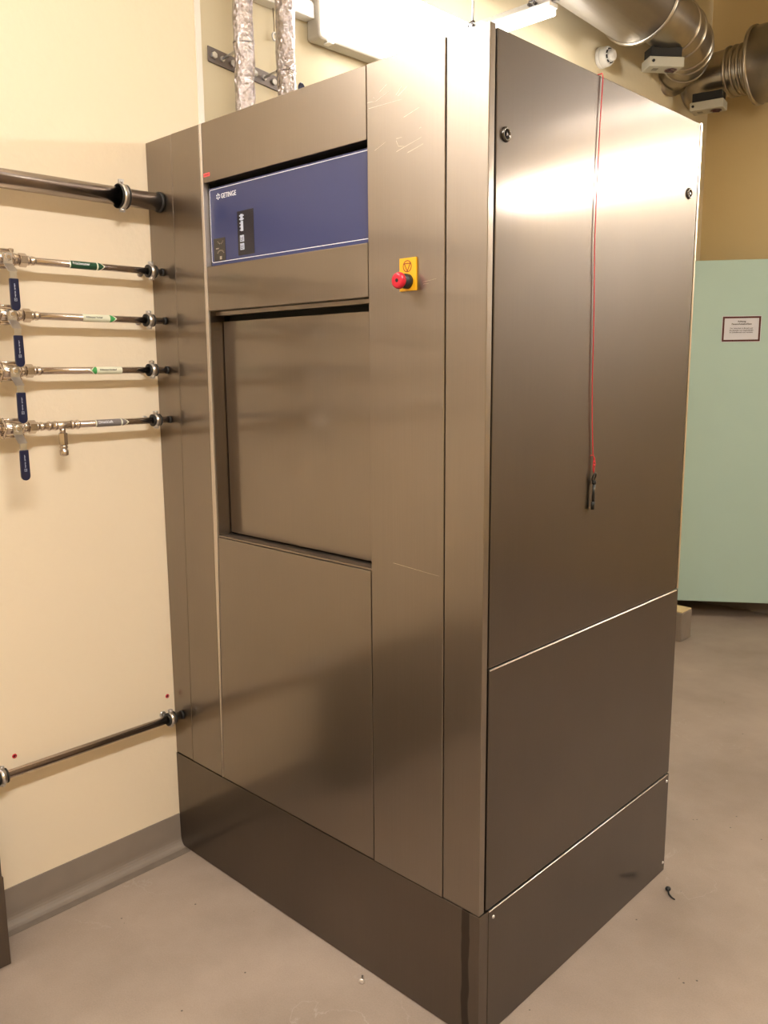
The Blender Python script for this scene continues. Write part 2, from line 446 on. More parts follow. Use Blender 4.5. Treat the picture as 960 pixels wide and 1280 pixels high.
fpanel('door_column_edge', [(.2385, .3055), (.2405, .3055), (.262, 1.01), (.262, H), (.2545, H)], -.001, .046, .0008, plain('lit_edge_steel', (.62, .56, .50), .5, 1))  # paler steel: light falling on this return is put into its colour
fpanel('header_panel', rect(.2635, .8405, 1.908, H), 0, .06)
fpanel('middle_panel', rect(.2635, .8405, 1.596, 1.706), 0, .06)
fpanel('lower_panel', [(.2425, .3055), (.8395, .3055), (.8395, 1.004), (.2637, 1.004)], 0, .06)
# display strip
b = MB(); b.box(.263, .841, .046, .052, 1.70, 1.912); b.box(.2625, .2655, .0150, .046, 1.706, 1.908)
part(b.build('display_surround', GAP, st), 'black rebate round the display')
dp = fpanel('display_panel', rect(.2660, .8405, 1.7080, 1.8965), .014, .045, .001, BLUE, st, 'dark blue glossy display strip')
# white pin line
def pinline(x0, x1, z0, z1, r, w, y, b, open_right=True):
    pts = []
    def arc(cx, cz, a0, a1):
        for k in range(7):
            a = a0+(a1-a0)*k/6; pts.append((cx+r*math.cos(a), cz+r*math.sin(a)))
    pts.append((x1, z1)); arc(x0+r, z1-r, PI/2, PI); arc(x0+r, z0+r, PI, 1.5*PI); pts.append((x1, z0))
    for i in range(len(pts)-1):
        a = Vector((pts[i][0], y, pts[i][1])); c = Vector((pts[i+1][0], y, pts[i+1][1])); d = (c-a).normalized(); n = Vector((-d.z, 0, d.x))*w/2
        b.prism([a-n, c-n, c+n, a+n], (0, -.0004, 0))
n_before = len(dp.children)
b = MB(); pinline(.2905, .8623, 1.7150, 1.8905, .006, .0014, .0245, b); b.build('pin_line', PRINT, dp)
b = MB(); b.text('GETINGE', .0165, (.3375, .0241, 1.8655), (1, 0, 0), (0, 0, 1), .0003, 'LEFT', 0, stretch=.93)
# emblem: ring with four outward leaves
for k in range(24):
    a0, a1 = 2*PI*k/24, 2*PI*(k+1)/24
    P = lambda a, r: Vector((.3262+r*math.cos(a), .0244, 1.8715+r*math.sin(a)))
    b.prism([P(a0, .0038), P(a0, .0048), P(a1, .0048), P(a1, .0038)], (0, -.0006, 0))
for k in range(6):
    a = PI/2+k*PI/3
    P = lambda da, r: Vector((.3262+r*math.cos(a+da), .0244, 1.8715+r*math.sin(a+da)))
    b.prism([P(-.28, .0055), P(.28, .0055), P(.14, .0078), P(-.14, .0078)], (0, -.0006, 0))
part(b.build('maker_logo', PRINT, dp), 'white lettering and round emblem')
# keypad window
kp = MB(); kp.box(.402, .466, .0235, .0246, 1.7225, 1.826, .0004); kp = part(kp.build('keypad', DARK, dp), 'black keypad window')
for z in (1.7345, 1.7535):
    b = MB(); b.mat(GREYKEY); b.prism([(.4115, .0236, z), (.4275, .0236, z), (.4275, .0236, z+.0155), (.4115, .0236, z+.0155)], (0, -.0012, 0), .0005)
    b.mat(DARK); b.box(.4145, .4245, .0222, .0225, z+.003, z+.0042); b.box(.4145, .4245, .0222, .0225, z+.0075, z+.0085)
    b.box(.4145, .4155, .0222, .0225, z+.003, z+.012); b.box(.4235, .4245, .0222, .0225, z+.003, z+.012)
    b.build('key', GREYKEY, kp)
b = MB(); b.mat(GREYKEY); b.box(.4160, .4255, .0228, .0236, 1.7785, 1.802); b.box(.4155, .4245, .0228, .0236, 1.8035, 1.818)
for z in (1.780, 1.788, 1.796): b.box(.4118, .4150, .0228, .0236, z, z+.0025)
for z in (1.805, 1.813): b.box(.4112, .4148, .0228, .0236, z, z+.003); b.box(.4250, .4285, .0228, .0236, z, z+.003)
b.build('indicator_bar', GREYKEY, kp)
cv = MB(); cv.box(.301, .349, .0232, .0246, 1.7175, 1.772, .0004); cv = part(cv.build('gauge_window', plain('smoked_window', (.03, .026, .024), .15), dp), 'small smoked window with pale printed marks')
b = MB()
b.box(.311, .323, .0226, .0232, 1.746, 1.7485)
for k in range(9):
    a = PI*.1+k*PI*.8/8
    b.obox((.330+.013*math.cos(a), .0229, 1.733+.009*math.sin(a)), .0010, .0006, .0035, -(a-PI/2), 0, 'Y')
for k in range(6):
    a = PI*1.1+k*PI*.8/5
    b.obox((.330+.011*math.cos(a), .0229, 1.766+.008*math.sin(a)), .0010, .0006, .003, -(a-PI/2), 0, 'Y')
b.box(.326, .334, .0226, .0232, 1.720, 1.728)
b.build('printed_mark', plain('dim_print', (.30, .26, .22), .5), cv)
for ch in dp.children: ch.location = (-.022, -.0105, .0015)
b = MB(); b.mat(REDST); b.box(.266, .292, -.0006, .0005, 1.922, 1.9305, .0002)
b.mat(MAROON); b.text('LEIHGER\u00c4T', .0055, (.279, -.0007, 1.9243), (1, 0, 0), (0, 0, 1), .0001, 'CENTER', stretch=.8)
part(b.build('sticker', REDST, st), 'tiny red sticker above the display')
# chamber door niche
b = MB()
b.prism([(.2635, .002, 1.0055), (.841, .002, 1.0055), (.841, .046, 1.0055), (.2635, .046, 1.0055)], (0, 0, .004))
b.prism([(.2635, .002, 1.010), (.2665, .002, 1.010), (.2665, .046, 1.010), (.2635, .046, 1.010)], (0, 0, .584))
b.box(.2665, .841, .020, .046, 1.585, 1.5945)
b.build('door_frame', STEEL, st)
fpanel('chamber_door', rect(.2690, .846, 1.0135, 1.571), .040, .060, .0014, STEEL, st, 'smooth recessed chamber door')
b = MB(); b.box(.267, .848, .062, .066, 1.0, 1.595); part(b.build('door_seal', GAP, st), 'black gap round the chamber door')
# control column, with a few long scratches
b = MB(); b.mat(STEEL); b.prism([(x, -.002, z) for x, z in rect(.8436, 1.0500, .3055, H)], (0, .04, 0), E0, 2)
b.mat(STEEL_EDGE)
for (x0, z0, x1, z1) in ((.846, 1.977, .87, 1.975), (.87, 1.975, .905, 1.986), (.862, 1.983, .868, 1.981), (.925, 1.975, .94, 1.988), (.93, 1.972, .955, 1.985),
                         (.85, 1.965, .94, 1.964), (.945, 1.93, .985, 1.940), (.925, 1.87, .99, 1.885), (.955, 1.863, .995, 1.872), (.865, 1.882, .895, 1.893),
                         (.925, 1.894, .94, 1.8945), (.93, 1.879, .945, 1.8765), (.995, 1.615, 1.03, 1.619), (.995, 1.611, 1.01, 1.611), (.925, 1.89, .93, 1.88), (.986, 1.902, .990, 1.9035),
                         (.91, 1.034, 1.04, 1.026), (.88, 1.99, .9, 2.0)):
    a = Vector((x0, -.0020, z0)); c = Vector((x1, -.0020, z1)); d = (c-a).normalized(); n = Vector((-d.z, 0, d.x))*.00018
    b.prism([a-n, c-n*.3, c+n*.3, a+n], (0, -.0001, 0))
b.build('control_column', STEEL, st)
# corner post wraps round on to the side
b = MB(); b.prism([(1.0515, 0, .3055), (W, 0, .3055), (W, .0175, .3055), (W-.012, .0175, .3055), (W-.012, .012, .3055), (1.0515, .012, .3055)], (0, 0, H-.3055), .0012, 2)
b.build('corner_post', STEEL, st)
# side sheets
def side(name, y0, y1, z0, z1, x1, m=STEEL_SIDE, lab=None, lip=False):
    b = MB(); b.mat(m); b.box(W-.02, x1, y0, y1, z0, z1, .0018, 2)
    if lip: b.mat(STEEL_EDGE); b.box(x1-.004, x1+.0016, y0+.001, y1-.012, z1-.0022, z1+.0006, .0004)  # added bright strip stands in for light caught on the top bevel
    return part(b.build(name, m, st), lab)
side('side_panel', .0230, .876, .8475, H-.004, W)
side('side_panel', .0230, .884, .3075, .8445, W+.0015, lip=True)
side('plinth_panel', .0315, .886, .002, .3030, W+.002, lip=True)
b = MB(); b.box(W-.004, W+.0015, .8785, .8855, .846, H-.002, .0012, 2); b.build('rear_edge_strip', STEEL_EDGE, st)
b = MB(); b.box(.0, W-.01, .01, .88, H-.012, H-.002); b.build('top_sheet', STEEL, st)
# front plinth with a dark runnel down its right end
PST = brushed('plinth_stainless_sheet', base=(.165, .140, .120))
N, L = PST.node_tree.nodes, PST.node_tree.links
bs = N['Principled BSDF']; src = bs.inputs['Base Color'].links[0].from_socket
geo = N.new('ShaderNodeNewGeometry'); sep = N.new('ShaderNodeSeparateXYZ'); L.new(geo.outputs['Position'], sep.inputs[0])
nn = N.new('ShaderNodeTexNoise'); nn.inputs['Scale'].default_value = 9; L.new(geo.outputs['Position'], nn.inputs['Vector'])
w1 = N.new('ShaderNodeMath'); w1.operation = 'MULTIPLY_ADD'; w1.inputs[1].default_value = .022; L.new(nn.outputs['Fac'], w1.inputs[0]); L.new(sep.outputs[0], w1.inputs[2])
d0 = N.new('ShaderNodeMath'); d0.operation = 'SUBTRACT'; d0.inputs[1].default_value = 1.126; L.new(w1.outputs[0], d0.inputs[0])
d2 = N.new('ShaderNodeMath'); d2.operation = 'ABSOLUTE'; L.new(d0.outputs[0], d2.inputs[0])
mr = N.new('ShaderNodeMapRange'); mr.inputs['From Min'].default_value = .0085; mr.inputs['From Max'].default_value = .0115
mr.inputs['To Min'].default_value = .45; mr.inputs['To Max'].default_value = 1
L.new(d2.outputs[0], mr.inputs['Value'])
vs = N.new('ShaderNodeVectorMath'); vs.operation = 'SCALE'; L.new(src, vs.inputs[0]); L.new(mr.outputs[0], vs.inputs['Scale']); L.new(vs.outputs[0], bs.inputs['Base Color']); L.new(vs.outputs[0], N['wide_lobe'].inputs['Base Color'])
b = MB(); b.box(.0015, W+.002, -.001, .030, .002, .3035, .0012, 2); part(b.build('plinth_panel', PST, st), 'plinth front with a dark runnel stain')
for (y, z) in ((.048, .283), (.872, .283), (.874, .030)):
    b = MB(); b.lathe([(0, .0042), (.001, .0042), (.0026, .0028), (.0030, .0)], (W+.002, y, z), (1, 0, 0), 14, True, False); b.build('screw', ZINC, st)
# quarter-turn locks
LOCKM = plain('dark_chrome', (.10, .092, .088), .22, 1)
for (y, z) in ((.051, 1.870), (.828, 1.872)):
    b = MB(); b.mat(LOCKM)
    b.lathe([(0, .0135), (.002, .0135), (.0045, .0115), (.0045, .0085), (.001, .0080)], (W, y, z), (1, 0, 0), 28, True, False)
    b.mat(GAP); b.lathe([(.001, 0.0005), (.0012, .0082)], (W, y, z), (1, 0, 0), 24, True, False)
    b.mat(LOCKM); b.cyl((W+.001, y, z), (W+.004, y, z), .0042, 3, False, .5)
    part(b.build('panel_lock', LOCKM, st), 'dark round quarter-turn lock')
# emergency stop
es = bpy.data.objects.new('emergency_stop', None); col.objects.link(es); es.parent = st; es.location = (.958, -.002, 1.617)
b = MB(); b.box(.936, .980, -.0066, -.0021, 1.600, 1.664, .0004); part(b.build('label_plate', YEL, es), 'yellow plate')
b = MB(); cx, cz = .9575, 1.6478
for k in range(32):
    a0, a1 = 2*PI*k/32, 2*PI*(k+1)/32
    P = lambda a, r: Vector((cx+r*math.cos(a), -.0066, cz+r*math.sin(a)))
    b.prism([P(a0, .0100), P(a0, .0117), P(a1, .0117), P(a1, .0100)], (0, -.0004, 0))
tri = [(cx-.0078, cz+.0052), (cx+.0078, cz+.0052), (cx, cz-.0098)]
for i in range(3):
    a = Vector((tri[i][0], -.0066, tri[i][1])); c = Vector((tri[(i+1) % 3][0], -.0066, tri[(i+1) % 3][1])); d = (c-a).normalized(); n = Vector((-d.z, 0, d.x))*.0009
    b.prism([a-n, c-n, c+n, a+n], (0, -.0004, 0))
b.build('stop_symbol', REDLINE, es)
c0 = (.9585, -.0066, 1.6185)
b = MB(); b.lathe([(0, .0145), (.010, .0145), (.012, .0125), (.019, .0125), (.019, .011)], c0, (0, -1, 0), 32); part(b.build('collar', RUBBER, es), 'black collar')
b = MB(); b.mat(RED); b.lathe([(.018, .010), (.020, .0140), (.023, .0162), (.028, .0162), (.0315, .0145), (.033, .011), (.032, .004)], c0, (0, -1, 0), 36)
b.mat(GAP); b.cyl((c0[0], c0[1]-.0318, c0[2]), (c0[0], c0[1]-.0328, c0[2]), .0036)
part(b.build('push_button', RED, es), 'red mushroom button')

# neighbouring steel box at the left edge of the view
b = MB(); b.box(.002, .155, -1.75, -.588, .002, .236, .0015, 2)
PST2 = brushed('dull_stainless_sheet', base=(.175, .148, .126))
nb = thing('steel_cabinet', 'low steel clad box at the extreme left of the floor beside the skirting', 'cabinet', (0, -.588, 0))
b.build('plinth_panel', PST2, nb)
b = MB(); b.box(.002, .151, -1.75, -.590, .238, .385, .0015, 2); b.build('body_panel', PST2, nb)

# ------------------------------------------------------------------ pipes on the left wall
def straight_pipe(name, label, x, z, r, y0, y1, group=None):
    t = thing(name, label, 'pipe', (x, y1, z), group)
    b = MB(); b.ring((x, y0, z), (x, y1, z), r*.8, r, 40); b.build('tube', PIPE, t)
    b = MB(); b.ring((x, y1-.006, z), (x, y1+.0002, z), r, r*1.16, 40); part(b.build('collar', RUBBER, t), 'dark ring where it enters the machine')
    return t
YF = -.0008
XP = .058
G = 'four thin media pipes with valves'
big = straight_pipe('wide_steel_pipe', 'thickest polished steel pipe on the cream wall, topmost', .060, 1.890, .0225, -1.6, YF)
ps = [straight_pipe('thin_steel_pipe', l, XP, z, .0088, -.362, YF, G) for i, (z, l) in enumerate((
    (1.709, 'thin steel pipe with dark green flow marker, just below the thick pipe'),
    (1.580, 'thin steel pipe with cream flow marker and green arrow pointing right'),
    (1.448, 'thin steel pipe with cream flow marker and green arrow pointing left'),
    (1.312, 'thin steel pipe with grey flow marker and small hose fitting below')))]
low = straight_pipe('steel_pipe', 'lone steel pipe low on the cream wall above the skirting', .045, .437, .0112, -1.5, YF)

def patch(b, x, z, r, ya, yb, wa, wb, n=10, m=6):
    """piece of foil lying on a tube; wa, wb are half-angles at ya and yb"""
    t = bmesh.new(); rows = []
    for j in range(m+1):
        f = j/m; y = ya+(yb-ya)*f; hw = wa+(wb-wa)*f
        rows.append([t.verts.new((x+r*math.cos(a), y, z+r*math.sin(a))) for a in [hw*(2*k/n-1) for k in range(n+1)]])
    for j in range(m):
        for k in range(n):
            f = t.faces.new((rows[j][k], rows[j][k+1], rows[j+1][k+1], rows[j+1][k])); f.smooth = True
    bmesh.ops.recalc_face_normals(t, faces=t.faces[:])
    b.merge(t)
def marker(p, z, y0, y1, arrow, body_m, tip_m, txt, txt_m, edge_m=None):
    """flow marker foil wrapped round the pipe"""
    edge_m = edge_m or CREAMF
    r = .0093; A = 1.9; tip = .019
    b = MB(); b.mat(edge_m)
    if arrow > 0:
        patch(b, XP, z, r, y0, y1-tip, A, A); patch(b, XP, z, r, y1-tip, y1, A, .05)
        b.mat(body_m); patch(b, XP, z, r+.0002, y0+.003, y1-tip-.003, A, A)
        b.mat(tip_m); patch(b, XP, z, r+.0002, y1-tip+.001, y1-.004, A*.86, .05)
        yt = y0+.007
    else:
        patch(b, XP, z, r, y0+tip, y1, A, A); patch(b, XP, z, r, y0, y0+tip, .05, A)
        b.mat(body_m); patch(b, XP, z, r+.0002, y0+tip+.003, y1-.003, A, A)
        b.mat(tip_m); patch(b, XP, z, r+.0002, y0+.004, y0+tip-.001, .05, A*.86)
        yt = y0+tip+.007
    b.mat(txt_m)
    b.text(txt[0], txt[1], (XP, yt, z-.0), (0, 1, 0), (0, 0, 1), .0002, 'LEFT', .0001, wrap=r+.0004, stretch=txt[2])
    return b.build('flow_marker', None, p)
def fix_text_z(): pass
part(marker(ps[0], 1.709, -.268, -.174, 1, GREEN, GREEN, ('Frischwasser', .0095, .92), PRINT), 'dark green marker with white word')
part(marker(ps[1], 1.580, -.242, -.150, 1, CREAMF, BGREEN, ('K\u00fchlwasser Vorlauf', .0060, .95), BLACKP), 'cream marker with green arrow to the right')
part(marker(ps[2], 1.448, -.232, -.142, -1, CREAMF, BGREEN, ('K\u00fchlwasser R\u00fccklauf', .0060, .93), BLACKP), 'cream marker with green arrow to the left')
part(marker(ps[3], 1.312, -.226, -.132, 1, GREYL, GREYL, ('Druckluft', .0105, 1.0), PRINT), 'grey marker with white word')

# ball valve: built round its own origin, pipe along y, stem towards +x
def make_valve():
    t = thing('ball_valve', '', 'valve', (0, 0, 0))
    def bl(b, name, m, par=t): b.local = True; return b.build(name, m, par)
    b = MB()
    b.lathe([(-.022, .013), (-.016, .019), (.016, .019), (.022, .013)], (0, 0, 0), (0, 1, 0), 28)
    for s in (-1, 1):
        b.obox((0, s*.021, 0), .038, .006, .038, PI/4, .002, 'Y')
        for a in range(4):
            cx_, cz_ = .0205*math.cos(a*PI/2), .0205*math.sin(a*PI/2)
            b.hexn((cx_, s*.029, cz_), (cx_, s*.023, cz_), .0052)
    for a in range(4):
        cx_, cz_ = .0205*math.cos(a*PI/2), .0205*math.sin(a*PI/2)
        b.cyl((cx_, -.024, cz_), (cx_, .024, cz_), .0032, 12)
    bl(b, 'body', FIT)
    for s in (-1, 1):
        b = MB(); b.lathe([(0, .0150), (.012, .0135), (.016, .0115)], (0, s*.024, 0), (0, s, 0), 24)
        b.hexn((0, s*.040, 0), (0, s*.058, 0), .0165)
        b.lathe([(0, .0115), (.006, .0115), (.007, .0095), (.012, .0095), (.013, .0112), (.019, .0105), (.022, .0092)], (0, s*.058, 0), (0, s, 0), 24)
        bl(b, 'union_nut', FIT)
    b = MB(); b.cyl((.016, 0, 0), (.032, 0, 0), .0085, 20); b.hexn((.028, 0, 0), (.037, 0, 0), .0095); b.cyl((.036, 0, 0), (.041, 0, 0), .0045, 16)
    bl(b, 'stem', FIT)
    # bent lever of flat bar
    b = MB(); prof = [(.032, .010), (.032, -.014), (.056, -.034), (.056, -.060)]
    th = .0028; up = [(x+th, z) for x, z in prof]
    for i in range(3):
        (xa, za), (xb, zb) = prof[i], prof[i+1]; (xc, zc), (xd, zd) = up[i+1], up[i]
        wA = .0105 if i < 2 else .0080
        b.prism([(xa, -wA, za), (xb, -wA, zb), (xc, -wA, zc), (xd, -wA, zd)], (0, 2*wA, 0))
    b.hexn((.0345, 0, 0), (.0395, 0, 0), .0078)
    lv = bl(b, 'lever', ZINC)
    # dipped vinyl grip with a rounded end
    b = MB(); t2 = bmesh.new(); b.mat(NAVY)
    pts = [(-.0105, -.050), (.0105, -.050), (.0110, -.112)]
    for k in range(1, 8):
        a = -k*PI/8; pts.append((.0110*math.cos(a), -.112+.0110*math.sin(a)))
    pts.append((-.0110, -.112))
    b.prism([(.0540, y, z) for y, z in pts], (.0068, 0, 0), .0014, 2)
    b.mat(GREYKEY)                                  # small pale square and a line of tiny marks
    for q in ((-.0030, .0030, -.1010, -.1002), (-.0030, .0030, -.0952, -.0944), (-.0030, -.0022, -.1002, -.0952), (.0022, .0030, -.1002, -.0952), (-.0008, .0008, -.0985, -.0968)):
        b.box(.0608, .0611, q[0], q[1], q[2], q[3])
    z = -.092
    for k in range(13):
        if k != 6: b.box(.0608, .0611, -.0012, .0012 if k % 3 else .0004, z, z+.0016)
        z += .0024
    g = bl(b, 'grip', NAVY, lv); part(g, 'navy blue vinyl grip with tiny pale print')
    part(lv, 'bent bright steel lever')
    return t
vl = make_valve()
vls = ('ball valve with blue lever on the thin pipe with the dark green marker',
       'ball valve with blue lever on the cream-marked pipe whose arrow points right',
       'ball valve with blue lever on the cream-marked pipe whose arrow points left',
       'lowest ball valve with blue lever, nearest the small hose fitting')
for i, z in enumerate((1.709, 1.580, 1.448, 1.312)):
    o = vl if i == 0 else copy_tree(vl)
    o.location = (XP, (-.432, -.432, -.436, -.440)[i], z); o['label'] = vls[i]; o['group'] = 'blue lever ball valves'
# pipes continuing left of the valves (to beyond the frame)
for i, z in enumerate((1.709, 1.580, 1.448, 1.312)):
    b = MB(); yv = (-.432, -.432, -.436, -.440)[i]
    b.ring((XP, -1.6, z), (XP, yv-.072, z), .0075, .0105, 24); b.build('supply_tube', PIPE, ps[i])
# small hose fitting on the lowest thin pipe
hf = thing('hose_fitting', 'small steel quick coupling hanging under the pipe with the grey marker', 'fitting', (XP, -.313, 1.302))
b = MB(); 
for y in (-.352, -.336, -.292, -.277): b.lathe([(0, .0100), (.003, .0120), (.006, .0120), (.009, .0100)], (XP, y, 1.312), (0, 1, 0), 24)
b.lathe([(0, .0104), (.058, .0104)], (XP, -.340, 1.312), (0, 1, 0), 24)
b.cyl((XP, -.313, 1.306), (XP, -.313, 1.290), .0075)
b.build('tee', FIT, hf)
b = MB(); b.hexn((XP, -.313, 1.293), (XP, -.313, 1.262), .0115); b.build('hex_body', FIT, hf)
b = MB(); b.lathe([(0, .0085), (.002, .0098), (.006, .0104), (.008, .0086), (.011, .0086), (.013, .0108), (.024, .0108), (.026, .0095), (.028, .0060)], (XP, -.313, 1.262), (0, 0, -1), 24)
b.build('coupling_sleeve', FIT, hf)

# pipe clamps: rubber lined, two-screw, on a stud in the wall
def make_clamp(R, xo, h):
    """pipe centre at the local origin, wall at x=-xo"""
    t = thing('pipe_clamp', '', 'clamp', (0, 0, 0))
    def bl(b, name, m): b.local = True; return b.build(name, m, t)
    b = MB(); b.ring((0, -.012, 0), (0, .012, 0), R+.0003, R+.006, 36)
    b.ring((0, -.012, 0), (0, -.0085, 0), R+.0003, R+.0078, 36); b.ring((0, .0085, 0), (0, .012, 0), R+.0003, R+.0078, 36)
    part(bl(b, 'rubber_liner', RUBBER), 'black rubber lining')
    b = MB(); b.ring((0, -.0065, 0), (0, .0065, 0), R+.006, R+.0082, 36)
    for s in (-1, 1):
        b.box(-.0035, -.0012, -.0065, .0065, s*(R+.006), s*(R+.006+h), .0003) if s > 0 else b.box(-.0035, -.0012, -.0065, .0065, -(R+.006+h*.7), -(R+.006), .0003)
        b.box(.0012, .0035, -.0065, .0065, (R+.006) if s > 0 else -(R+.006+h*.7), (R+.006+h) if s > 0 else -(R+.006), .0003)
    bl(b, 'strap', ZINC)
    for s, hh in ((1, h), (-1, h*.7)):
        b = MB(); zc = s*(R+.0065+hh*.5)
        b.cyl((-.008, 0, zc), (.008, 0, zc), .0020, 12); b.lathe([(0, .0044), (.0022, .0044), (.0032, .0030)], (.0035, 0, zc), (1, 0, 0), 16)
        b.hexn((-.0075, 0, zc), (-.0035, 0, zc), .0042)
        bl(b, 'screw', ZINC)
    b = MB(); b.cyl((-(R+.006), 0, 0), (-xo, 0, 0), .0038, 14); b.hexn((-(R+.006), 0, 0), (-(R+.0115), 0, 0), .0068)
    b.lathe([(0, .010), (.002, .010), (.0025, .006)], (-xo, 0, 0), (1, 0, 0), 20)
    bl(b, 'wall_stud', ZINC)
    return t
small = make_clamp(.0088, XP, .0105)
cl = ('rubber lined clamp on the thin pipe with the dark green marker', 'rubber lined clamp on the cream-marked pipe whose arrow points right',
      'rubber lined clamp on the cream-marked pipe whose arrow points left', 'rubber lined clamp on the thin pipe with the grey marker')
for i, (y, z) in enumerate(((-.036, 1.709), (-.050, 1.580), (-.049, 1.448), (-.045, 1.312))):
    o = small if i == 0 else copy_tree(small)
    o.location = (XP, y, z); o['label'] = cl[i]; o['group'] = 'rubber lined pipe clamps'
c2_ = make_clamp(.0225, .060, .014); c2_.location = (.060, -.112, 1.890); c2_['label'] = 'large rubber lined clamp round the thickest pipe'; c2_['group'] = 'rubber lined pipe clamps'
c3_ = make_clamp(.0112, .045, .0105); c3_.location = (.045, -.040, .437); c3_['label'] = 'rubber lined clamp at the machine end of the low lone pipe'; c3_['group'] = 'rubber lined pipe clamps'
c4_ = copy_tree(c3_); c4_.location = (.045, -.530, .437); c4_['label'] = 'rubber lined clamp at the far left end of the low lone pipe'; c4_['group'] = 'rubber lined pipe clamps'

# red wall plugs
for (y, z, l) in ((-.478, .460, 'red wall plug above the low pipe, at the left edge of the wall'), (-.021, .489, 'red wall plug close to the machine just above the low pipe clamp')):
    b = MB(); b.mat(RED); b.lathe([(0, .0060), (.0015, .0058), (.0016, .0030)], (.0004, y, z), (1, 0, 0), 20, True, False)
    b.mat(GAP); b.lathe([(.0004, .0002), (.0005, .0031)], (.0004, y, z), (1, 0, 0), 14, True, False)
    tag(b.build('wall_plug', RED), l, 'wall plug', 'red wall plugs')

# ------------------------------------------------------------------ above and behind the machine
# perforated rail with studs
t = thing('mounting_rail', 'perforated grey steel rail on the wall behind the foil-wrapped pipes', 'rail', (XW, .42, 2.35))
b = MB()
def sl(y): return 2.367 + (y-.294)*(2.340-2.367)/(.544-.294)
b.prism([(XW+.0008, .285, sl(.285)-.022), (XW+.0008, .550, sl(.55)-.022), (XW+.0008, .550, sl(.55)+.022), (XW+.0008, .285, sl(.285)+.022)], (.004, 0, 0), .0015)
b.build('flat_bar', plain('grey_flat_bar', (.20, .175, .17), .4, .8), t)
for y in (.305, .372, .455, .530):
    b = MB(); b.hexn((XW+.0048, y, sl(y)), (XW+.012, y, sl(y)), .0105); b.build('bolt', ZINC, t)
for y in (.335, .492):
    b = MB(); b.cyl((XW+.0048, y, sl(y)), (-.002, y, sl(y)+.006), .0045, 12); b.hexn((XW+.0048, y, sl(y)), (XW+.010, y, sl(y)), .009); b.build('threaded_rod', ZINC, t)
# two foil-wrapped pipes
def foil_pipe(y, seam, lab):
    t = thing('insulated_pipe', lab, 'pipe', (.030, y, 1.99), 'foil-wrapped pipes')
    rnd = random.Random(int(y*1000)); tb = bmesh.new(); n = 40; rows = []
    zs = [2.04+.012*i for i in range(int((ZC-2.04)/.012)+1)]
    ph = [rnd.random()*6 for _ in range(8)]
    for z in zs:
        row = []
        for k in range(n):
            a = 2*PI*k/n
            r = .0285 + .0012*math.sin(z*31+ph[0]+3*a) + .0010*math.sin(z*77+ph[1]+5*a) + rnd.uniform(-.0009, .0009)
            if abs(z-seam) < .008: r += .0018
            row.append(tb.verts.new((.030+r*math.cos(a), y+r*math.sin(a), z)))
        rows.append(row)
    for j in range(len(rows)-1):
        for k in range(n):
            f = tb.faces.new((rows[j][k], rows[j][(k+1) % n], rows[j+1][(k+1) % n], rows[j+1][k])); f.smooth = (k % 3 != 0)
    bmesh.ops.recalc_face_normals(tb, faces=tb.faces[:])
    b = MB(); b.merge(tb); b.build('foil_jacket', FOIL, t)
    b = MB(); b.tube([(.030+.0305*math.cos(2*PI*k/24), y+.0305*math.sin(2*PI*k/24), seam+.002*math.sin(4*PI*k/24)) for k in range(24)], .0011, 6, True)
    b.build('binding_wire', plain('dark_wire', (.10, .09, .09), .4, .8), t)
    return t
foil_pipe(.321, 2.370, 'left foil-wrapped vertical pipe rising behind the machine top')
foil_pipe(.477, 2.330, 'right foil-wrapped vertical pipe, beside the blue valve grip')
# blue lever tip peeping over the top edge
t = thing('shutoff_valve', 'blue valve grip just peeping over the machine top beside the right foil-wrapped pipe', 'valve', (.10, .47, 2.05))
b = MB(); b.prism([(.10, .462, 2.20), (.10, .480, 2.20), (.10, .483, 2.275), (.10, .476, 2.283), (.10, .466, 2.283), (.10, .460, 2.272)], (.008, 0, 0), .002); part(b.build('grip', NAVY, t), 'navy blue grip')
b = MB(); b.cyl((.104, .471, 2.04), (.104, .471, 2.19), .012); b.box(.102, .106, .464, .478, 2.19, 2.21); b.hexn((.104, .471, 2.15), (.104, .471, 2.17), .018); b.build('body', FIT, t)
# trunking on the recessed wall
t = thing('cable_trunking', 'white cable trunking on the wall running into the overexposed wall lamp', 'trunking', (XW, .5, 2.6))
b = MB(); b.box(XW+.0008, XW+.045, .30, .675, 2.555, 2.600, .002); b.build('channel', WHITE, t)
b = MB(); b.box(XW+.0008, XW+.040, .30, .675, 2.6005, 2.606, .001); b.build('lid', WHITE, t)
# little hook with a wire
t = thing('wire_hook', 'thin wire with a small eye hanging between the two foil-wrapped pipes', 'wire', (XW+.02, .53, 2.47))
b = MB(); b.tube([(XW+.012, .530, 2.556), (XW+.012, .532, 2.52), (XW+.012, .533, 2.485)], .0014, 8); b.build('wire', plain('brown_wire', (.16, .12, .07), .5), t)
b = MB(); b.tube([(XW+.012, .533+.008*math.sin(2*PI*k/14), 2.474+.011*math.cos(2*PI*k/14)) for k in range(14)], .0032, 8, True); b.build('eye', ZINC, t)
